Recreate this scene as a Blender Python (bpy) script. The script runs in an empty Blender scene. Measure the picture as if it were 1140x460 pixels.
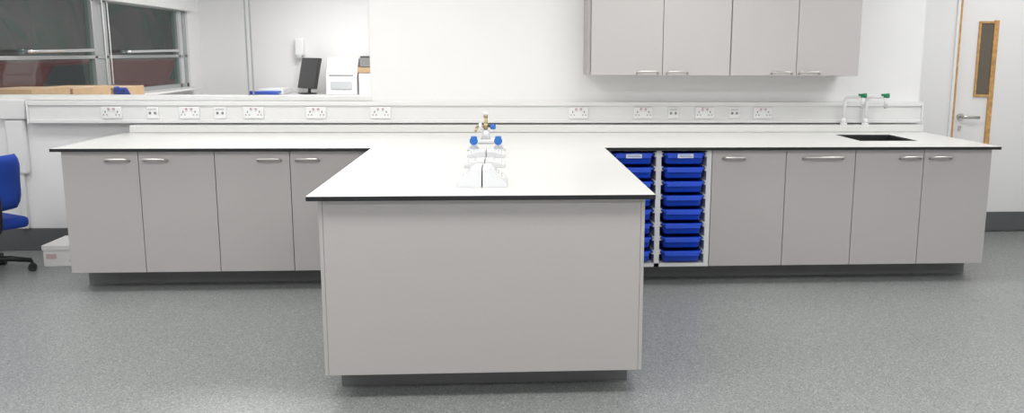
import bpy, bmesh, math
from mathutils import Vector, Matrix
S=bpy.context.scene
COL=S.collection
S.view_settings.view_transform='Standard'
S.view_settings.look='None'
R=math.radians

# ---------------------------------------------------------------- materials
def mat(name,c,rough=.5,metal=0,var=.03,scale=8,bump=0,spec=.5,bscale=200):
    m=bpy.data.materials.new(name); m.use_nodes=True
    nt=m.node_tree; b=nt.nodes['Principled BSDF']
    b.inputs['Roughness'].default_value=rough; b.inputs['Metallic'].default_value=metal
    b.inputs['Specular IOR Level'].default_value=spec
    tc=nt.nodes.new('ShaderNodeTexCoord')
    n=nt.nodes.new('ShaderNodeTexNoise'); n.inputs['Scale'].default_value=scale; n.inputs['Detail'].default_value=3
    nt.links.new(tc.outputs['Object'],n.inputs['Vector'])
    r=nt.nodes.new('ShaderNodeValToRGB')
    r.color_ramp.elements[0].position=.3; r.color_ramp.elements[1].position=.7
    r.color_ramp.elements[0].color=tuple(max(0,x*(1-var)) for x in c)+(1,)
    r.color_ramp.elements[1].color=tuple(min(1,x*(1+var)) for x in c)+(1,)
    nt.links.new(n.outputs['Fac'],r.inputs['Fac']); nt.links.new(r.outputs['Color'],b.inputs['Base Color'])
    if bump:
        n2=nt.nodes.new('ShaderNodeTexNoise'); n2.inputs['Scale'].default_value=bscale
        nt.links.new(tc.outputs['Object'],n2.inputs['Vector'])
        bp=nt.nodes.new('ShaderNodeBump'); bp.inputs['Strength'].default_value=bump; bp.inputs['Distance'].default_value=.002
        nt.links.new(n2.outputs['Fac'],bp.inputs['Height']); nt.links.new(bp.outputs['Normal'],b.inputs['Normal'])
    return m
def speckle(name,c1,c2,c3,rough,scale):
    m=mat(name,c1,rough,0,.05,1.2)
    nt=m.node_tree; b=nt.nodes['Principled BSDF']
    src=b.inputs['Base Color'].links[0].from_socket
    tc=[n for n in nt.nodes if n.type=='TEX_COORD'][0]
    prev=src
    for k,(col,sc,lo,hi) in enumerate([(c2,scale,.55,.64),(c3,scale*1.37,.55,.64)]):
        n=nt.nodes.new('ShaderNodeTexNoise'); n.inputs['Scale'].default_value=sc; n.inputs['Detail'].default_value=1
        nt.links.new(tc.outputs['Object'],n.inputs['Vector'])
        r=nt.nodes.new('ShaderNodeValToRGB'); r.color_ramp.elements[0].position=lo; r.color_ramp.elements[1].position=hi
        nt.links.new(n.outputs['Fac'],r.inputs['Fac'])
        mx=nt.nodes.new('ShaderNodeMix'); mx.data_type='RGBA'
        nt.links.new(r.outputs['Color'],mx.inputs[0]); nt.links.new(prev,mx.inputs[6]); mx.inputs[7].default_value=col+(1,)
        prev=mx.outputs[2]
    nt.links.new(prev,b.inputs['Base Color'])
    return m
def glass(name,refl=.06,tint=(1,1,1)):
    m=bpy.data.materials.new(name); m.use_nodes=True; nt=m.node_tree; nt.nodes.clear()
    o=nt.nodes.new('ShaderNodeOutputMaterial'); t=nt.nodes.new('ShaderNodeBsdfTransparent'); g=nt.nodes.new('ShaderNodeBsdfGlossy')
    t.inputs['Color'].default_value=tint+(1,); g.inputs['Roughness'].default_value=.02
    mx=nt.nodes.new('ShaderNodeMixShader'); mx.inputs[0].default_value=refl
    nt.links.new(t.outputs[0],mx.inputs[1]); nt.links.new(g.outputs[0],mx.inputs[2]); nt.links.new(mx.outputs[0],o.inputs['Surface'])
    return m
def emit(name,c,s):
    m=bpy.data.materials.new(name); m.use_nodes=True; b=m.node_tree.nodes['Principled BSDF']
    b.inputs['Base Color'].default_value=c+(1,); b.inputs['Emission Color'].default_value=c+(1,); b.inputs['Emission Strength'].default_value=s
    return m
M_wall=mat('wall_paint',(.84,.837,.832),.75,0,.008,2,.05)
M_floor=speckle('speckled_vinyl',(.265,.279,.275),(.40,.412,.405),(.145,.154,.152),.36,135)
M_ceil=mat('ceiling_paint',(.85,.85,.85),.9)
M_skirt=mat('grey_skirting_vinyl',(.12,.126,.13),.45)
M_top=mat('white_laminate_worktop',(.73,.73,.71),.27,0,.012,3)
M_edge=mat('black_compact_core',(.012,.013,.016),.4)
M_door=mat('warm_grey_laminate',(.49,.47,.466),.5,0,.05,420)
M_carc=mat('grey_carcass_board',(.44,.42,.415),.55,0,.02,60)
M_whiteb=mat('white_carcass_board',(.76,.76,.76),.5,0,.01,20)
M_plinth=mat('dark_grey_plinth',(.19,.195,.195),.5)
M_steel=mat('brushed_steel',(.62,.61,.58),.28,1,.05,80)
M_chrome=mat('chrome',(.75,.75,.76),.12,1,.01)
M_brass=mat('brass',(.46,.37,.22),.3,1,.05,40)
M_pvc=mat('white_pvc',(.78,.78,.77),.4,0,.008,6)
M_pvc2=mat('white_socket_plastic',(.85,.85,.85),.3,0,.008,6)
M_pod=mat('white_pod_casing',(.72,.73,.75),.3,0,.008,6)
M_greyl=mat('grey_slot',(.22,.22,.22),.6)
M_red=mat('red_indicator',(.6,.03,.02),.4)
M_blue=mat('blue_tray_plastic',(.008,.07,.62),.35,0,.08,12)
M_blue2=mat('blue_knob_plastic',(.02,.16,.55),.35)
M_fab=mat('blue_chair_fabric',(.012,.055,.36),.9,0,.15,300,.3)
M_black=mat('black_plastic',(.012,.012,.013),.45)
M_basin=mat('dark_sink_resin',(.025,.026,.028),.35)
M_green=mat('green_plastic',(.0,.22,.09),.4)
M_wood=mat('oak_lipping',(.58,.33,.12),.5,0,.25,25)
M_card=mat('brown_cardboard',(.52,.35,.19),.8,0,.08,20)
M_wcard=mat('white_cardboard',(.80,.78,.77),.7)
M_pink=mat('printed_label_pink',(.62,.45,.45),.7)
M_alu=mat('silver_frame_aluminium',(.40,.42,.42),.4,.5,.03,10)
M_cord=mat('grey_cord',(.35,.36,.36),.5)
M_glassp=glass('partition_glass',.03)
M_glassx=glass('exterior_glass',.05,(.7,.85,.78))
M_vis=mat('dark_vision_glass',(.05,.055,.05),.08)
M_vis2=mat('brown_vision_glass',(.13,.11,.085),.1)
M_car=mat('red_car_paint',(.65,.03,.03),.25)
M_tyre=mat('tyre_rubber',(.015,.015,.015),.8)
M_asph=mat('asphalt',(.08,.08,.08),.9,0,.3,3)
M_screen=mat('black_screen',(.008,.008,.009),.3)
M_lgrey=mat('light_grey_enamel',(.60,.62,.63),.4)
M_label=mat('paper_label',(.75,.78,.85),.7)
M_lamp=emit('luminaire_diffuser',(1,1,.98),2)

# ---------------------------------------------------------------- builders
WL={}
class MB:
    def __init__(s): s.bm=bmesh.new()
    def _mi(s,fs,mi,sm=False):
        for f in fs: f.material_index=mi; f.smooth=sm
    def box(s,x0,x1,y0,y1,z0,z1,mi=0,bev=0,seg=2):
        r=bmesh.ops.create_cube(s.bm,size=1)
        vs=r['verts']
        for v in vs:
            v.co=Vector(((x0+x1)/2+v.co.x*(x1-x0),(y0+y1)/2+v.co.y*(y1-y0),(z0+z1)/2+v.co.z*(z1-z0)))
        fs=set(f for v in vs for f in v.link_faces)
        s._mi(fs,mi)
        if bev:
            es=list(set(e for v in vs for e in v.link_edges))
            q=bmesh.ops.bevel(s.bm,geom=es,offset=bev,segments=seg,profile=.5,affect='EDGES')
            s._mi(q['faces'],mi,seg>1)
        return s
    def cyl(s,p0,p1,r,mi=0,r2=None,seg=20,smooth=True):
        p0=Vector(p0);p1=Vector(p1);d=p1-p0
        q=bmesh.ops.create_cone(s.bm,cap_ends=True,segments=seg,radius1=r,radius2=r if r2 is None else r2,depth=d.length)
        m=Matrix.Translation((p0+p1)/2)@d.to_track_quat('Z','Y').to_matrix().to_4x4()
        bmesh.ops.transform(s.bm,matrix=m,verts=q['verts'])
        fs=set(f for v in q['verts'] for f in v.link_faces)
        for f in fs: f.material_index=mi; f.smooth=smooth and len(f.verts)==4
        return s
    def sph(s,c,r,mi=0,sc=(1,1,1)):
        q=bmesh.ops.create_uvsphere(s.bm,u_segments=18,v_segments=10,radius=r)
        for v in q['verts']: v.co=Vector((c[0]+v.co.x*sc[0],c[1]+v.co.y*sc[1],c[2]+v.co.z*sc[2]))
        s._mi(set(f for v in q['verts'] for f in v.link_faces),mi,True); return s
    def tube(s,pts,r,mi=0,seg=12,fil=0):
        P=[Vector(p) for p in pts]
        if fil:
            Q=[P[0]]
            for i in range(1,len(P)-1):
                a,b,c=P[i-1],P[i],P[i+1]
                d=min(fil,(a-b).length*.49,(c-b).length*.49)
                u=b+(a-b).normalized()*d; w=b+(c-b).normalized()*d
                for k in range(8):
                    t=k/7; Q.append(u*(1-t)**2+b*2*t*(1-t)+w*t*t)
            Q.append(P[-1]); P=Q
        rings=[];n=None
        for i,p in enumerate(P):
            t=(P[min(i+1,len(P)-1)]-P[max(i-1,0)]).normalized()
            if n is None:
                n=t.cross(Vector((0,0,1)))
                if n.length<.01: n=t.cross(Vector((1,0,0)))
            n=(n-t*n.dot(t)).normalized(); b=t.cross(n)
            rr=r[i] if isinstance(r,(list,tuple)) else r
            rings.append([s.bm.verts.new(p+(n*math.cos(a)+b*math.sin(a))*rr) for a in [2*math.pi*k/seg for k in range(seg)]])
        for A,B in zip(rings,rings[1:]):
            for k in range(seg):
                f=s.bm.faces.new((A[k],A[(k+1)%seg],B[(k+1)%seg],B[k])); f.smooth=True; f.material_index=mi
        for rg,rev in ((rings[0],True),(rings[-1],False)):
            f=s.bm.faces.new(list(reversed(rg)) if rev else rg); f.material_index=mi
        return s
    def prism(s,prof,axis,a0,a1,mi=0,bev=0):
        def P(u,v,w):
            return {'x':(w,u,v),'y':(u,w,v),'z':(u,v,w)}[axis]
        A=[s.bm.verts.new(P(u,v,a0)) for u,v in prof]; B=[s.bm.verts.new(P(u,v,a1)) for u,v in prof]
        fs=[s.bm.faces.new(A),s.bm.faces.new(list(reversed(B)))]
        n=len(prof)
        for i in range(n): fs.append(s.bm.faces.new((A[i],B[i],B[(i+1)%n],A[(i+1)%n])))
        s._mi(fs,mi)
        bmesh.ops.recalc_face_normals(s.bm,faces=fs)
        if bev:
            es=list(set(e for f in fs for e in f.edges))
            q=bmesh.ops.bevel(s.bm,geom=es,offset=bev,segments=2,profile=.5,affect='EDGES')
            s._mi(q['faces'],mi,True)
        return s
    def hull(s,pts,mi=0):
        vs=[s.bm.verts.new(p) for p in pts]
        q=bmesh.ops.convex_hull(s.bm,input=vs)
        for g in q['geom']:
            if isinstance(g,bmesh.types.BMFace): g.material_index=mi
        return s
    def done(s,name,mats,parent=None,origin=None,**props):
        bmesh.ops.recalc_face_normals(s.bm,faces=s.bm.faces)
        if origin is None:
            xs=[v.co.x for v in s.bm.verts];ys=[v.co.y for v in s.bm.verts];zs=[v.co.z for v in s.bm.verts]
            origin=((min(xs)+max(xs))/2,(min(ys)+max(ys))/2,min(zs))
        origin=Vector(origin)
        for v in s.bm.verts: v.co-=origin
        me=bpy.data.meshes.new(name); s.bm.to_mesh(me); s.bm.free()
        for m in (mats if isinstance(mats,(list,tuple)) else [mats]): me.materials.append(m)
        o=bpy.data.objects.new(name,me); COL.objects.link(o)
        WL[o]=origin.copy()
        if parent: o.parent=parent; o.location=origin-WL[parent]
        else: o.location=origin
        for k,v in props.items(): o[k]=v
        return o
def empty(name,loc,label,cat,group=None):
    e=bpy.data.objects.new(name,None); e.empty_display_size=.1; e.location=loc; COL.objects.link(e); WL[e]=Vector(loc)
    e['label']=label; e['category']=cat
    if group: e['group']=group
    return e
def tag(o,label,cat,group=None):
    o['label']=label; o['category']=cat
    if group: o['group']=group
    return o
def copy_thing(src,loc,rotz=None):
    n=src.copy(); COL.objects.link(n); n.location=loc
    if rotz is not None: n.rotation_euler[2]=rotz
    def rec(a,b):
        for c in a.children:
            d=c.copy(); COL.objects.link(d); d.parent=b; d.matrix_parent_inverse=c.matrix_parent_inverse.copy(); rec(c,d)
    rec(src,n)
    return n
def struct(o): o['kind']='structure'; return o

# ---------------------------------------------------------------- room shell
YW=6.35; XL=-4.2; XR=5.0; YB=-1.6; ZC=2.7; YF=12.2
struct(MB().box(XL,XR,YB,YF,-.1,0).done('floor',M_floor))
struct(MB().box(XL-.15,XR+.15,YB-.15,YF+.15,ZC,ZC+.1).done('ceiling',M_ceil))
OX0,OX1,OZ0,OZ1=-4.02,-.965,1.152,2.3
m=MB()
m.box(XL,3.25,YW,YW+.14,0,OZ0); m.box(OX1,3.25,YW,YW+.14,OZ0,ZC); m.box(XL,OX0,YW,YW+.14,OZ0,ZC); m.box(OX0,OX1,YW,YW+.14,OZ1,ZC)
m.box(3.11,3.25,YW+.14,6.7,0,ZC)
struct(m.done('wall_back',M_wall))
struct(MB().box(3.11,3.72,6.7,6.84,0,ZC).box(4.62,XR,6.7,6.84,0,ZC).box(3.72,4.62,6.7,6.84,2.05,ZC).done('wall_door',M_wall))
struct(MB().box(XR,XR+.15,YB,YF,0,ZC).done('wall_right',M_wall))
struct(MB().box(XL,XR,YB-.15,YB,0,ZC).done('wall_front',M_wall))
struct(MB().box(XL,3.1,YF,YF+.15,0,ZC).done('wall_far',M_wall))
struct(MB().box(-.6,-.48,YW+.14,YF,0,ZC).done('wall_side',M_wall))
WZ0,WZ1,WY0,WY1=1.0,2.05,6.75,11.75
m=MB()
m.box(XL-.15,XL,YB,WY0,0,ZC); m.box(XL-.15,XL,WY1,YF,0,ZC); m.box(XL-.15,XL,WY0,WY1,0,WZ0); m.box(XL-.15,XL,WY0,WY1,WZ1,ZC)
struct(m.done('wall_left',M_wall))
struct(MB().box(XL,-2.66,YW-.012,YW,0,.17,0,.003).done('baseboard_back',M_skirt))
struct(MB().box(3.25,3.66,6.688,6.7,0,.17,0,.003).box(4.70,XR,6.688,6.7,0,.17,0,.003).box(3.25,3.262,YW,6.69,0,.17).done('baseboard_door',M_skirt))
struct(MB().box(XL,XL+.012,YB,YW-.02,0,.17).done('baseboard_left',M_skirt))
struct(MB().box(XR-.012,XR,YB,6.68,0,.17).done('baseboard_right',M_skirt))
m=MB()
m.box(OX0,OX1,YW-.012,YW+.15,OZ0-.03,OZ0+.004,0,.003)
m.box(OX0,OX0+.025,YW+.05,YW+.09,OZ0,OZ1); m.box(OX1-.012,OX1,YW+.05,YW+.09,OZ0,OZ1); m.box(OX0,OX1,YW+.05,YW+.09,OZ1-.03,OZ1)
win=struct(m.done('window_1',M_pvc))
for a in (-1.885,-1.850):
    MB().box(a,a+.008,YW+.062,YW+.078,OZ0+.004,OZ1-.03).done('mullion',M_cord,win)
MB().box(OX0+.03,-1.888,YW+.066,YW+.072,OZ0+.005,OZ1-.03).done('glass_pane',M_glassp,win)
MB().box(-1.838,OX1-.014,YW+.066,YW+.072,OZ0+.005,OZ1-.03).done('glass_pane',M_glassp,win)
m=MB(); X0,X1=XL-.10,XL-.03
for a,b in [(WY0,WY0+.06),(9.14,9.2),(9.4,9.46),(WY1-.3,WY1-.24),(WY1-.08,WY1)]: m.box(X0,X1,a,b,WZ0,WZ1,0,.004)
m.box(X0,X1,WY0,WY1,WZ0,WZ0+.05); m.box(X0,X1,WY0,WY1,WZ1-.06,WZ1); m.box(X0,X1,WY0,WY1,1.395,1.43,0,.004)
m.box(X0-.0,X1-.02,9.2,9.4,WZ0,WZ1,0); m.box(X0,X1-.02,WY1-.24,WY1-.08,WZ0,WZ1,1)
wx=struct(m.done('window_2',[M_alu,M_lgrey]))
MB().box(XL-.07,XL-.064,WY0+.06,WY1-.3,WZ0+.05,WZ1-.06).done('glass_pane',M_glassx,wx)
MB().box(XL-.14,XL+.16,WY0,WY1,WZ0-.03,WZ0-.001,0,.004).done('sill',M_pvc,wx)
for a,b in [(7.75,8.95),(9.75,11.2)]:
    MB().tube([(XL-.03,a,1.47),(XL+.06,a,1.47),(XL+.06,b,1.485),(XL-.03,b,1.485)],.018,0,10,.02).done('window_stay',M_chrome,wx)
MB().box(XL,XL+.09,9.3,WY1+.1,WZ1-.05,WZ1+.10,0,.01).done('blind_headbox',M_pvc,wx)
for yy in (9.24,9.36):
    MB().tube([(XL+.03,yy,2.1),(XL+.035,yy,1.6),(XL+.03,yy+.01,1.12)],.006,0,8).done('blind_cord',M_pvc2,wx)

# door
d=struct(MB().box(3.735,4.60,6.72,6.765,.005,2.04,0,.002).done('door_1',M_wall))
MB().box(3.69,3.712,6.683,6.71,0,2.08).box(3.712,3.728,6.681,6.73,0,2.05,1).box(4.61,4.66,6.683,6.71,0,2.08).box(3.69,4.66,6.683,6.71,2.045,2.09).done('door_frame',[M_wall,M_wood],d)
MB().box(3.912,4.02,6.714,6.72,1.16,1.735).done('vision_glass',M_vis2,d)
MB().box(3.895,3.912,6.705,6.72,1.14,1.752,0,.002).box(3.912,4.02,6.705,6.72,1.14,1.158,0,.002).box(3.912,4.02,6.705,6.72,1.735,1.752,0,.002).box(4.02,4.06,6.703,6.72,.25,1.76,0,.003).done('oak_bead',M_wood,d)
MB().box(3.75,4.59,6.708,6.7195,.01,.17,0,.002).done('kick_plate',M_skirt,d)
MB().cyl((3.80,6.72,.975),(3.80,6.705,.975),.028).tube([(3.80,6.71,.975),(3.80,6.66,.975),(3.93,6.655,.972)],.012,0,10,.02).box(3.79,3.81,6.71,6.72,.86,.90).done('door_handle',M_steel,d)

# ---------------------------------------------------------------- worktop
bm=bmesh.new()
xs=[-2.70,-.796,.643,2.44,2.845,3.21]; ys=[3.41,5.157,5.53,5.96,6.165]
def keep(i,j):
    if j==0: return i==1
    if i==3 and j==2: return False
    return True
V={}
def gv(i,j):
    if (i,j) not in V: V[(i,j)]=bm.verts.new((xs[i],ys[j],.881))
    return V[(i,j)]
for i in range(5):
    for j in range(4):
        if keep(i,j): bm.faces.new((gv(i,j),gv(i+1,j),gv(i+1,j+1),gv(i,j+1)))
r=bmesh.ops.extrude_face_region(bm,geom=list(bm.faces))
for v in [g for g in r['geom'] if isinstance(g,bmesh.types.BMVert)]: v.co.z=.9
bmesh.ops.recalc_face_normals(bm,faces=bm.faces)
for f in bm.faces: f.material_index=1 if abs(f.normal.z)<.5 else 0
me=bpy.data.meshes.new('worktop'); bm.to_mesh(me); bm.free(); me.materials.append(M_top); me.materials.append(M_edge)
wt=bpy.data.objects.new('worktop',me); COL.objects.link(wt); WL[wt]=Vector((0,0,0))
tag(wt,'white laminate T-shaped laboratory worktop with thin black edge','worktop')
MB().box(-2.66,3.205,6.166,6.258,.9005,.952,0,.003).done('upstand',M_top,wt)

# ---------------------------------------------------------------- handles & cabinets
def handle(parent,xc,yf,z,w):
    return MB().tube([(xc-w/2,yf,z-.012),(xc-w/2+.006,yf-.03,z),(xc,yf-.036,z+.001),(xc+w/2-.006,yf-.03,z),(xc+w/2,yf,z-.012)],.0072,0,10,.014).done('handle',M_steel,parent)
def cabinet(name,x0,x1,yf,yb,z0,z1,doors,label,cat='cabinet',plinth=None,group=None,hz=.832):
    r=empty(name,((x0+x1)/2,(yf+yb)/2,0 if plinth else z0),label,cat,group)
    t=.018; yc=yf+.021
    m=MB()
    m.box(x0+.0005,x0+t,yc,yb,z0,z1).box(x1-t,x1-.0005,yc,yb,z0,z1).box(x0+t,x1-t,yc,yb,z0,z0+t).box(x0+t,x1-t,yb-.01,yb,z0+t,z1)
    m.box(x0+t,x1-t,yc,yc+.08,z1-t,z1)
    if not plinth: m.box(x0+t,x1-t,yc+.08,yb-.01,z1-t,z1)
    m.done('body',M_carc,r)
    for xa,xb,hx,hw in doors:
        dd=MB().box(xa+.002,xb-.002,yf,yf+.018,z0+.001,z1-.003,0,.0015,1).done('door',M_door,r)
        if hx is not None: handle(dd,hx,yf+.001,hz,hw)
    if plinth:
        MB().box(plinth[0],plinth[1],plinth[2],yb-.02,0.0,z0-.0005).done('plinth',M_plinth,r)
    return r
YD=5.193; YBK=6.12; ZB=.122; ZT=.8805; PY=5.40
xl,w=-2.655,.4525
cabinet('base_cabinet',xl,xl+2*w,YD,YBK,ZB,ZT,[(xl,xl+w,-2.325,.14),(xl+w,xl+2*w,-2.10,.14)],'grey two-door base cabinet at the bench end beside the carton',plinth=(xl+.001,xl+2*w,PY),group='grey base cabinets')
cabinet('base_cabinet',xl+2*w,xl+4*w,YD,YBK,ZB,ZT,[(xl+2*w,xl+3*w,-1.42,.14),(xl+3*w,xl+4*w,-1.19,.14)],'grey two-door base cabinet with steel handles, next to the island',plinth=(xl+2*w,-.77,PY),group='grey base cabinets')
xr=3.1727
cabinet('sink_cabinet',xr-2*w,xr,YD,YBK,ZB,ZT,[(xr-2*w,xr-w,2.63,.14),(xr-w,xr,2.83,.14)],'grey two-door base cabinet under the sink with steel handles',plinth=(xr-2*w,xr-.002,PY),group='grey base cabinets')
cabinet('base_cabinet',xr-3*w,xr-2*w,YD,YBK,ZB,ZT,[(xr-3*w,xr-2*w,2.055,.26)],'grey single-door base cabinet with a wide steel handle',plinth=(xr-3*w,xr-2*w,PY),group='grey base cabinets')
cabinet('base_cabinet',1.335,xr-3*w,YD,YBK,ZB,ZT,[(1.335,xr-3*w,1.475,.14)],'grey single-door base cabinet beside the blue trays',plinth=(1.335,xr-3*w,PY),group='grey base cabinets')
isl=empty('island_base',(-.075,4.6,0),'grey panelled island bench base with dark recessed plinth','lab bench')
MB().box(-.739,.589,3.470,6.12,ZB,ZT).done('body',M_carc,isl)
MB().box(-.7395,.5895,3.45,3.468,ZB-.006,ZT-.002,0,.0015,1).done('front_panel',M_door,isl)
MB().box(-.7565,-.7405,3.4505,5.19,ZB-.006,ZT-.002,0,.001,1).done('side_panel',M_door,isl)
MB().box(.5905,.6065,3.4505,5.19,ZB-.006,ZT-.002,0,.001,1).done('side_panel',M_door,isl)
MB().box(-.72,.57,3.62,6.1,0,ZB-.0005).done('plinth',M_plinth,isl)
# tray unit
tx0,tx1=.612,1.333
tu=empty('tray_storage_unit',((tx0+tx1)/2,5.6,0),'white open tray unit with two columns of runners','tray unit')
m=MB()
m.box(tx0,.680,YD+.002,5.85,ZB,ZT).box(.978,1.010,YD+.002,5.85,ZB,ZT).box(1.302,tx1,YD+.002,5.85,ZB,ZT)
m.box(.68,1.302,YD+.002,5.85,ZB,ZB+.022).box(.68,1.302,5.84,5.85,ZB,ZT).box(.68,1.302,YD+.01,5.84,ZT-.006,ZT)
m.done('body',M_whiteb,tu)
MB().box(tx0,tx1,PY,5.85,0,ZB-.0005).done('plinth',M_plinth,tu)
NT=8; pit=.0905; zt0=.156; H=.076
for k in range(NT):
    z=zt0+k*pit+H-.024
    for a,b,dr in [(.68,.693,1),(.978,.965,-1),(1.010,1.023,1),(1.302,1.289,-1)]:
        mm=a+dr*.006
        MB().prism([(a,z-.004),(b,z-.004),(b,z+.001),(mm,z+.001),(mm,z+.018),(b,z+.018),(b,z+.022),(a,z+.022)],'y',YD+.006,5.80).done('runner',M_whiteb,tu)
def make_tray(x,z,label,cardp):
    y0=YD-.012; y1=5.60
    r=empty('storage_tray',(x,(y0+y1)/2,z),label,'storage tray','blue storage trays')
    m=MB(); bm=m.bm
    def ring(hw,ya,yb2,zz,rad=.02):
        pts=[]
        for cx,cy,a0 in [(x+hw-rad,yb2-rad,0),(x-hw+rad,yb2-rad,90),(x-hw+rad,ya+rad,180),(x+hw-rad,ya+rad,270)]:
            for k in range(5):
                a=R(a0+k*22.5); pts.append(bm.verts.new((cx+rad*math.cos(a),cy+rad*math.sin(a),zz)))
        return pts
    rs=[ring(.112,y0+.020,y1-.02,z),ring(.117,y0+.015,y1-.016,z+.006),ring(.121,y0+.008,y1-.012,z+H-.024),ring(.132,y0+.002,y1-.004,z+H-.020),ring(.132,y0,y1,z+H-.008),ring(.115,y0+.014,y1-.014,z+H-.006),ring(.109,y0+.024,y1-.022,z+.005)]
    for A,B in zip(rs,rs[1:]):
        n=len(A)
        for k in range(n):
            f=bm.faces.new((A[k],A[(k+1)%n],B[(k+1)%n],B[k])); f.smooth=True
    bm.faces.new(list(reversed(rs[0]))); bm.faces.new(rs[-1])
    m.done('bin',M_blue,r)
    MB().prism([(y0+.006,z+H-.002),(y0-.010,z+H-.006),(y0-.014,z+H-.034),(y0-.008,z+H-.036),(y0+.004,z+H-.016)],'x',x-.112,x+.112,0,.002).done('grip',M_blue,r)
    if cardp:
        MB().box(x-.048,x+.052,y0-.0165,y0-.0145,z+H-.033,z+H-.007,0).box(x-.038,x+.035,y0-.017,y0-.0163,z+H-.016,z+H-.013,1).box(x-.038,x+.045,y0-.017,y0-.0163,z+H-.025,z+H-.022,1).done('label_card',[M_label,M_blue2],r,label='white printed label card')
    return r
for ci,x in enumerate([.829,1.156]):
    base=make_tray(x,zt0,'blue plastic storage tray resting in white runners',False)
    for k in range(1,NT-1):
        copy_thing(base,(x,base.location.y,zt0+k*pit))
    make_tray(x,zt0+(NT-1)*pit,'blue plastic storage tray with white name label',True)

# wall cabinets
YU=6.0
cabinet('wall_cabinet',.622,1.648,YU,YW-.002,1.325,2.06,[(.64,1.157,1.05,.15),(1.157,1.648,1.265,.15)],'grey two-door wall cabinet with bar handles beside bare wall',group='grey wall cabinets',hz=1.352)
cabinet('wall_cabinet',1.650,2.600,YU,YW-.002,1.325,2.06,[(1.652,2.137,2.03,.15),(2.137,2.600,2.235,.15)],'grey two-door wall cabinet with bar handles above the sink side',group='grey wall cabinets',hz=1.352)

# ---------------------------------------------------------------- trunking + sockets
m=MB()
m.box(-3.40,3.235,6.275,YW-.0005,.96,1.12,0,.004)
m.box(-3.40,3.235,6.262,6.28,1.088,1.12,0,.004).box(-3.40,3.235,6.262,6.28,.96,.985,0,.004)
tr=m.done('dado_trunking',M_pvc); tag(tr,'white plastic dado trunking along the wall above the bench','cable trunking')
MB().box(-3.412,-3.40,6.258,YW-.0005,.957,1.123,0,.003).done('end_cap',M_pvc2,tr)
MB().box(3.235,3.245,6.258,YW-.0005,.957,1.123,0,.003).done('end_cap',M_pvc2,tr)
def socket(x):
    y=6.275; z=1.037
    r=empty('double_socket',(x,y,z-.043),'white double mains socket with switches on the trunking','electrical socket','double sockets on the trunking')
    m=MB().box(x-.073,x+.073,y-.011,y-.0002,z-.043,z+.043,0,.004)
    for s in (-1,1):
        c=x+s*.043
        m.box(c-.004,c+.004,y-.0118,y-.0105,z+.0,z+.014,1).box(c-.016,c-.007,y-.0118,y-.0105,z-.019,z-.012,1).box(c+.007,c+.016,y-.0118,y-.0105,z-.019,z-.012,1)
    m.done('faceplate',[M_pvc2,M_greyl],r)
    for s in (-1,1):
        MB().box(x+s*.018-.008,x+s*.018+.008,y-.016,y-.0105,z+.014,z+.036,0,.001).box(x+s*.018-.006,x+s*.018+.006,y-.0166,y-.0158,z+.026,z+.031,1).done('switch',[M_lgrey,M_red],r)
    return r
sx=[-2.82,-2.27,-1.81,-1.36,-.89,.58,1.07,1.54,1.99]
b0=socket(sx[0])
for x in sx[1:]: copy_thing(b0,(x,b0.location.y,b0.location.z))
def data(x):
    y=6.275; z=1.037
    r=empty('data_outlet',(x,y,z-.043),'white square twin data outlet on the trunking','data outlet','data outlets on the trunking')
    MB().box(x-.042,x+.042,y-.009,y-.0002,z-.043,z+.043,0,.004).done('faceplate',M_pvc2,r)
    for s in (-1,1):
        MB().box(x+s*.018-.011,x+s*.018+.011,y-.011,y-.0085,z-.014,z+.010,0,.001).box(x+s*.018-.008,x+s*.018+.008,y-.0116,y-.0108,z-.011,z+.006,1).done('jack',[M_pvc,M_greyl],r)
    MB().box(x-.03,x+.03,y-.0098,y-.0088,z+.018,z+.032).done('label_strip',M_lgrey,r)
    return r
d0=data(-2.53)
for x in (-2.05,1.30,1.77): copy_thing(d0,(x,d0.location.y,d0.location.z))
m=MB().box(-3.64,-3.44,6.29,YW-.0005,.985,1.13,0,.01).box(-3.60,-3.46,6.30,YW-.0005,.58,.985,0,.02,3).box(-3.555,-3.505,6.315,YW-.0005,.172,.60,0,.006)
vt=m.done('cable_duct',M_pvc); tag(vt,'white vertical plastic cable duct on the wall','cable trunking')

# ---------------------------------------------------------------- sink
sk=empty('sink',(2.642,5.745,.70),'dark recessed laboratory sink set into the worktop','sink')
x0,x1,y0,y1=2.4405,2.8445,5.5305,5.9595
MB().box(x0,x0+.012,y0,y1,.70,.893).box(x1-.012,x1,y0,y1,.70,.893).box(x0+.012,x1-.012,y0,y0+.012,.70,.893).box(x0+.012,x1-.012,y1-.012,y1,.70,.893).box(x0+.012,x1-.012,y0+.012,y1-.012,.70,.712).done('basin',M_basin,sk)
MB().cyl((2.642,5.745,.711),(2.642,5.745,.716),.035).done('drain',M_steel,sk)
def tap(x,xe,ye,h,label):
    y=6.21; z=.952
    r=empty('swan_neck_tap',(x,y,z),label,'tap','swan-neck laboratory taps')
    MB().cyl((x,y,z),(x,y,z+.012),.026).cyl((x,y,z+.012),(x,y,z+.05),.018,0,.014).done('base',M_pvc2,r)
    MB().tube([(x,y,z+.04),(x,y,h),(xe,ye,h),(xe,ye,h-.06)],.0125,0,14,.05).done('spout',M_pvc2,r)
    MB().cyl((xe,ye,h-.05),(xe,ye,h-.085),.011,0,.007).done('nozzle',M_lgrey,r)
    MB().cyl((xe-.008,ye,h-.003),(xe-.008,ye,h+.022),.010).cyl((xe-.008,ye,h+.012),(xe+.022,ye-.006,h+.012),.015,0,.019).cyl((xe-.034,ye,h+.018),(xe+.02,ye,h+.018),.008).done('valve_knob',M_green,r)
    return r
tap(2.60,2.70,6.12,1.165,'white swan-neck water tap with green knob beside the socket trunking')
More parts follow.
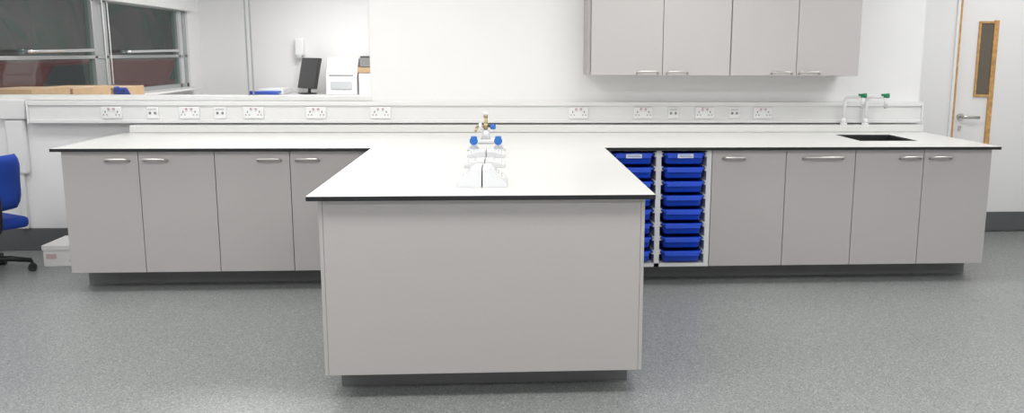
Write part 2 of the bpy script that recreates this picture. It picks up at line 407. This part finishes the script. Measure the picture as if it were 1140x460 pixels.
tap(2.77,2.875,6.12,1.165,'white swan-neck water tap with green knob at the bench end')

# ---------------------------------------------------------------- island services
XC=-.085
def pod(y,label,h,L,hw=.106,slope=.0):
    z=.9005
    r=empty('bench_socket_pod',(XC,y+L/2,z),label,'socket pod','white socket pods on the island')
    for s in (-1,1):
        A=XC+s*.003
        m=MB()
        P=[]
        for yy,sl in ((y,slope),(y+L,-slope)):
            P+=[(A,yy,z),(XC+s*hw,yy,z),(XC+s*(hw-.002),yy+sl*.12,z+.014),(XC+s*.034,yy+sl,z+h),(A,yy+sl,z+h)]
        m.hull(P)
        m.done('housing',M_pod,r)
        a=Vector((XC+s*(hw-.002),0,z+.014)); b=Vector((XC+s*.034,0,z+h)); t=(b-a).normalized(); n=Vector((t.z*s,0,-t.x*s)); 
        if n.z<0: n=-n
        c=(a+b)/2
        def quadbox(m,u0,u1,ya,yb,n0,n1,mi=0):
            prf=[]
            for u,q in ((u0,n0),(u1,n0),(u1,n1),(u0,n1)):
                p=c+t*u+n*q; prf.append((p.x,p.z))
            m.prism(prf,'y',ya,yb,mi)
        y_=y+(L-.146)/2-.06
        m=MB(); quadbox(m,-.034,.034,y_+.065,y_+.201,-.001,.004)
        for k in (.100,.166):
            quadbox(m,-.004,.006,y_+k-.003,y_+k+.003,.0035,.0048,1); quadbox(m,-.02,-.014,y_+k-.012,y_+k-.005,.0035,.0048,1); quadbox(m,-.02,-.014,y_+k+.005,y_+k+.012,.0035,.0048,1)
        m.done('faceplate',[M_pvc2,M_greyl],r)
        for k in (.100,.166):
            m=MB(); quadbox(m,.012,.028,y_+k-.008,y_+k+.008,.003,.007); m.done('switch',M_lgrey,r)
    MB().box(XC-.002,XC+.002,y+slope+.004,y+L-slope-.004,z,z+h-.006).done('seam',M_greyl,r)
    return r
pod(3.62,'white double-sided socket pod at the free end of the island',.074,.28,.110,.04)
p1=pod(4.26,'low white double-sided socket pod midway along the island',.030,.18)
copy_thing(p1,(XC,4.68+.09,.9005))
def gastap(x,y,label):
    z=.9005
    r=empty('gas_tap',(x,y,z),label,'gas tap','blue-knobbed bench taps')
    MB().cyl((x,y,z),(x,y,z+.014),.042).cyl((x,y,z+.014),(x,y,z+.042),.028,0,.021).done('base',M_pod,r)
    MB().cyl((x,y,z+.04),(x,y,z+.075),.017).tube([(x,y+.01,z+.058),(x,y+.075,z+.06),(x,y+.10,z+.035)],.008,0,10,.02).done('valve_body',M_pvc2,r)
    MB().cyl((x,y-.012,z+.058),(x,y-.045,z+.062),.021,0,.025,seg=10).cyl((x,y,z+.072),(x,y,z+.086),.020,0,.017).done('knob',M_blue2,r)
gastap(-.163,5.02,'blue-knobbed bench tap on white base')
gastap(-.018,5.02,'blue-knobbed bench tap on white base')
z=.9005
tt=empty('service_turret',(-.10,5.45,z),'brass and white service tap turret with blue lever','laboratory tap')
MB().box(-.16,-.02,5.39,5.53,z,z+.025,0,.008).cyl((-.10,5.45,z+.025),(-.10,5.45,z+.085),.032,0,.022).done('base',M_pod,tt)
MB().cyl((-.10,5.45,z+.08),(-.10,5.45,z+.17),.012).cyl((-.10,5.45,z+.095),(-.10,5.45,z+.125),.018,seg=6).tube([(-.15,5.44,z+.11),(-.06,5.46,z+.11)],.010).cyl((-.10,5.45,z+.165),(-.10,5.45,z+.18),.015).done('valve_body',M_brass,tt)
MB().tube([(-.145,5.44,z+.11),(-.158,5.40,z+.105),(-.162,5.36,z+.085)],.008,0,10,.01).done('nozzle',M_brass,tt)
MB().cyl((-.065,5.45,z+.105),(-.040,5.44,z+.105),.018,seg=10).done('knob',M_blue2,tt)
MB().cyl((-.10,5.45,z+.18),(-.10,5.45,z+.20),.018,seg=10).cyl((-.145,5.44,z+.11),(-.125,5.44,z+.11),.020).done('cap',M_pvc2,tt)

# ---------------------------------------------------------------- office chairs
def chair(loc,rz,sh,label):
    r=empty('office_chair',(0,0,0),label,'chair','blue office chairs')
    base=MB().cyl((0,0,.06),(0,0,.12),.035).done('base',M_black,r)
    for k in range(5):
        a=R(72*k+20); c,s=math.cos(a),math.sin(a)
        MB().tube([(c*.03,s*.03,.105),(c*.16,s*.16,.10),(c*.29,s*.29,.075)],[.022,.020,.015],0,10).done('leg',M_black,base)
        m=MB()
        for q in (-1,1): m.cyl((c*.29-s*.008*q,s*.29+c*.008*q,.026),(c*.29-s*.022*q,s*.29+c*.022*q,.026),.026)
        m.cyl((c*.29,s*.29,.026),(c*.29,s*.29,.075),.008).done('castor',M_black,base)
    MB().cyl((0,0,.12),(0,0,sh-.16),.025).cyl((0,0,sh-.16),(0,0,sh-.05),.014).done('gas_column',M_black,r)
    MB().box(-.10,.10,-.08,.08,sh-.075,sh-.04,0,.008).tube([(0,.07,sh-.055),(0,.24,sh-.06),(0,.27,sh-.07)],.009).tube([(-.08,0,sh-.055),(-.27,0,sh-.04),(-.285,0,sh+.12),(-.265,0,sh+.34)],.018,0,10,.05).done('mechanism',M_black,r)
    m=MB(); m.box(-.22,.23,-.225,.225,sh-.04,sh+.035,0,.03,4)
    m.done('seat',M_fab,r)
    m=MB();bm=m.bm; nu,nv=12,10; rows=[]
    for side in (0,1):
        g=[]
        for j in range(nv+1):
            v=j/nv; rw=[]
            for i in range(nu+1):
                u=i/nu*2-1
                tt_=abs(v*2-1); hw=.205*(1-.22*tt_**4); 
                yy=u*hw; zz=sh+.10+v*.36
                edge=max(abs(u)**6,tt_**6)
                th=.028*(1-edge)+.004
                xx=-.255+.06*(abs(u)**2)+.03*math.sin(v*math.pi)-.03*v
                rw.append(bm.verts.new((xx+(th if side else -th),yy,zz)))
            g.append(rw)
        rows.append(g)
        for j in range(nv):
            for i in range(nu):
                f=bm.faces.new((g[j][i],g[j][i+1],g[j+1][i+1],g[j+1][i])); f.smooth=True
    A,B=rows
    per=[(0,i) for i in range(nu+1)]+[(j,nu) for j in range(1,nv+1)]+[(nv,i) for i in range(nu-1,-1,-1)]+[(j,0) for j in range(nv-1,0,-1)]
    for k in range(len(per)):
        a=per[k];b=per[(k+1)%len(per)]
        f=bm.faces.new((A[a[0]][a[1]],A[b[0]][b[1]],B[b[0]][b[1]],B[a[0]][a[1]])); f.smooth=True
    m.done('backrest',M_fab,r)
    r.location=loc; r.rotation_euler[2]=rz
    return r
chair((-3.45,5.62,0),R(148),.355,'blue fabric office chair with black star base, beside the bench')
chair((-3.20,7.9,0),R(35),.70,'tall blue fabric office chair by the window bench')
chair((-2.75,10.3,0),R(80),.56,'blue fabric office chair at the long laboratory bench')

BX=-.03
c=empty('paper_carton',(-2.99+BX,6.00,0),'small white cardboard carton lying on floor beside the bench','carton')
MB().box(-3.14+BX,-2.84+BX,5.85,6.17,.0,.135,0,.003).done('body',M_wcard,c)
MB().box(-3.145+BX,-2.835+BX,5.845,6.175,.115,.150,0,.003).done('lid',M_wcard,c)
MB().box(-3.12+BX,-3.05+BX,5.8485,5.8505,.055,.09).done('printed_label',M_pink,c)
MB().box(-2.97+BX,-2.87+BX,5.8485,5.8505,.03,.05).done('printed_label',M_lgrey,c)

# ---------------------------------------------------------------- neighbouring room contents
nb=empty('far_bench',(-2.0,11.85,0),'white lab bench standing along a white wall','lab bench')
MB().box(-3.3,-.62,11.5,12.19,.87,.9,0,.003).done('top',M_top,nb)
MB().box(-3.28,-.64,11.55,12.18,.1,.869).done('body',M_door,nb)
MB().box(-3.2,-.7,11.65,12.1,0,.1).done('plinth',M_plinth,nb)
def carton(x,y,z,a,b,h,label):
    r=empty('cardboard_box',(x,y,z),label,'box','brown boxes by the window')
    MB().box(x-a,x+a,y-b,y+b,z,z+h,0,.003).done('body',M_card,r)
    MB().box(x-a,x+a,y-.02,y+.02,z+h-.0005,z+h+.0012).done('tape',M_wcard,r)
dk=empty('side_bench',(-3.9,8.9,0),'white side bench standing under the exterior window','lab bench')
MB().box(-4.19,-3.62,6.75,11.2,.87,.9,0,.003).done('top',M_top,dk)
MB().box(-4.18,-3.66,6.77,11.18,.0,.869).done('body',M_door,dk)
carton(-3.93,7.25,.901,.20,.30,.27,'flat brown cardboard box on the side bench')
carton(-3.95,8.0,.901,.20,.36,.25,'long brown cardboard box on the side bench')
carton(-3.93,8.8,.901,.18,.32,.22,'brown cardboard box with pale tape on the side bench')
mx_=-2.66
mo=empty('computer_monitor',(mx_,11.78,.903),'black flat computer monitor turned sideways on a bench','monitor')
MB().box(mx_-.10,mx_+.10,11.69,11.87,.903,.918,0,.004).tube([(mx_,11.81,.915),(mx_,11.81,1.1)],.02).done('stand',M_black,mo)
cs=MB().box(mx_-.27,mx_+.27,11.76,11.795,.975,1.40,0,.006).done('casing',M_black,mo)
MB().box(mx_-.25,mx_+.25,11.757,11.761,1.0,1.38).done('screen',M_screen,cs)
cs.rotation_euler[0]=R(-12)
mo.rotation_euler[2]=R(-52)
eq=empty('lab_analyser',(-2.1,11.8,.9005),'white benchtop analyser with sloped front','lab equipment')
MB().prism([(11.58,.9005),(12.12,.9005),(12.12,1.40),(11.78,1.40),(11.60,1.15)],'x',-2.37,-1.95,0,.012).done('body',M_pvc2,eq)
MB().prism([(11.585,1.17),(11.60,1.15),(11.775,1.385),(11.76,1.395)],'x',-2.32,-2.0).done('cover',M_lgrey,eq)
MB().box(-2.30,-2.02,11.572,11.582,.98,1.08,0,.002).done('drawer_front',M_lgrey,eq)
eq2=empty('equipment_cabinet',(-1.66,11.8,.9005),'white equipment cabinet with black top and brown shelf','lab equipment')
MB().box(-1.92,-1.45,11.56,12.12,.9005,1.20,0,.006).done('body',M_pvc2,eq2)
MB().box(-1.93,-1.44,11.55,12.13,1.20,1.27,0,.003).done('shelf',M_card,eq2)
MB().box(-1.90,-1.47,11.6,12.1,1.27,1.42,0,.006).box(-1.90,-1.47,11.59,11.6,1.28,1.40,1).done('top_box',[M_black,M_greyl],eq2)
ds=empty('soap_dispenser',(-2.82,12.13,1.38),'small white dispenser mounted on a white wall','dispenser')
MB().box(-2.88,-2.76,12.08,12.1995,1.42,1.66,0,.02,3).done('body',M_pvc2,ds)
MB().box(-2.85,-2.79,12.06,12.09,1.39,1.43,0,.005).done('lever',M_lgrey,ds)
wb=empty('benchtop_printer',(-3.05,11.8,.9005),'low white benchtop printer with a blue tray','printer')
MB().box(-3.28,-2.95,11.62,12.1,.9005,.98,0,.015,3).done('body',M_pvc2,wb)
MB().box(-3.25,-2.97,11.57,11.65,.93,.950,0,.003).done('tray',M_blue2,wb)

# ---------------------------------------------------------------- outside
struct(MB().box(-60,XL-.16,-10,60,-.2,-.1).done('ground',M_asph))
mh=mat('hedge_foliage',(.03,.05,.03),.95,0,.6,.6)
nt=mh.node_tree; rp=[n for n in nt.nodes if n.type=='VALTORGB'][0]
rp.color_ramp.elements[0].position=.43; rp.color_ramp.elements[1].position=.58
rp.color_ramp.elements[0].color=(.012,.075,.045,1); rp.color_ramp.elements[1].color=(.20,.075,.11,1)
m=MB()
import random; random.seed(3)
for k in range(46):
    yy=2+k*1.1; m.sph((-16+random.uniform(-.5,.5),yy,random.uniform(.6,1.0)),1.2,0,(1,1,random.uniform(1.5,3.2)))
hd=m.done('hedge',mh); tag(hd,'dark reddish-green hedge standing beside the parked cars','hedge'); hd['kind']='stuff'
def car(x,y,label):
    r=empty('car',(x,y,-.1),label,'car','parked red cars')
    b=-.1
    prof=[(-2.1,.30),(-2.1,.72),(-1.95,.88),(-1.55,.92),(-1.0,1.38),(.55,1.42),(1.15,.98),(1.95,.86),(2.12,.68),(2.12,.30),(1.7,.22),(-1.7,.22)]
    MB().prism([(y+p,b+q) for p,q in prof],'x',x-.82,x+.82,0,.06).done('body',M_car,r)
    MB().prism([(y+p,b+q) for p,q in [(-1.35,.95),(-.95,1.32),(.5,1.34),(.98,.98)]],'x',x-.83,x+.83).done('side_window',M_vis,r)
    for py in (-1.35,1.35):
        for s in (-1,1):
            MB().cyl((x+s*.62,y+py,b+.32),(x+s*.86,y+py,b+.32),.32).cyl((x+s*.85,y+py,b+.32),(x+s*.87,y+py,b+.32),.18,1).done('wheel',[M_tyre,M_lgrey],r)
    for s in (-1,1):
        MB().box(x+s*.6-.15,x+s*.6+.15,y-2.13,y-2.08,b+.6,b+.72).done('rear_light',M_red,r)
car(-8.3,15.6,'red hatchback parked outside the window')
car(-8.1,20.4,'red hatchback parked further along outside')

# ---------------------------------------------------------------- lights
def lum(x,y,e,sx_=1.2,sy_=.6,col=(1,.985,.975)):
    r=empty('ceiling_light',(x,y,ZC-.06),'white recessed rectangular ceiling luminaire','ceiling light','ceiling luminaires')
    MB().box(x-sx_/2-.03,x+sx_/2+.03,y-sy_/2-.03,y+sy_/2+.03,ZC-.05,ZC-.001,0,.004).done('housing',M_pvc,r)
    MB().box(x-sx_/2,x+sx_/2,y-sy_/2,y+sy_/2,ZC-.056,ZC-.0505).done('diffuser',M_lamp,r)
    L=bpy.data.lights.new('luminaire_light','AREA'); L.shape='RECTANGLE'; L.size=sx_; L.size_y=sy_; L.energy=e; L.color=col
    o=bpy.data.objects.new('lamp',L); COL.objects.link(o); o.parent=r; o.location=(0,0,-.01)
K=.54
for x,cl in ((-3.0,(.985,.985,1)),(-1.0,(1,.98,.955)),(1.2,(1,.98,.955)),(3.4,(.985,.985,1))):
    for y,e in ((5.0,28),(2.6,36),(.2,34)):
        lum(x,y,e*K,col=cl)
lum(-2.6,8.3,85*K); lum(-2.0,10.6,95*K)
lum(4.2,6.0,10*K,.5,.3)
wd=bpy.data.worlds.new('dusk'); S.world=wd; wd.use_nodes=True
bg=wd.node_tree.nodes['Background']; bg.inputs[0].default_value=(.42,.40,.5,1); bg.inputs[1].default_value=.5

# ---------------------------------------------------------------- camera
f,pi,ya,ro,sxp,syp,H=931.03,.1645,.0637,.005,46.85,-17.22,1.4853
cam=bpy.data.cameras.new('camera'); cam.sensor_width=36; cam.sensor_fit='HORIZONTAL'; cam.lens=f/1140*36
cam.shift_x=-sxp/1140; cam.shift_y=syp/1140; cam.clip_start=.05
co=bpy.data.objects.new('camera',cam); COL.objects.link(co)
Rt=Vector((math.cos(ya),-math.sin(ya),0)); Fw=Vector((math.sin(ya)*math.cos(pi),math.cos(ya)*math.cos(pi),-math.sin(pi))); Up=Vector((math.sin(ya)*math.sin(pi),math.cos(ya)*math.sin(pi),math.cos(pi)))
cr,sr=math.cos(ro),math.sin(ro)
R2=Rt*cr+Up*sr; U2=Up*cr-Rt*sr
Mx=Matrix((R2,U2,-Fw)).transposed().to_4x4(); Mx.translation=Vector((0,0,H))
co.matrix_world=Mx
S.camera=co
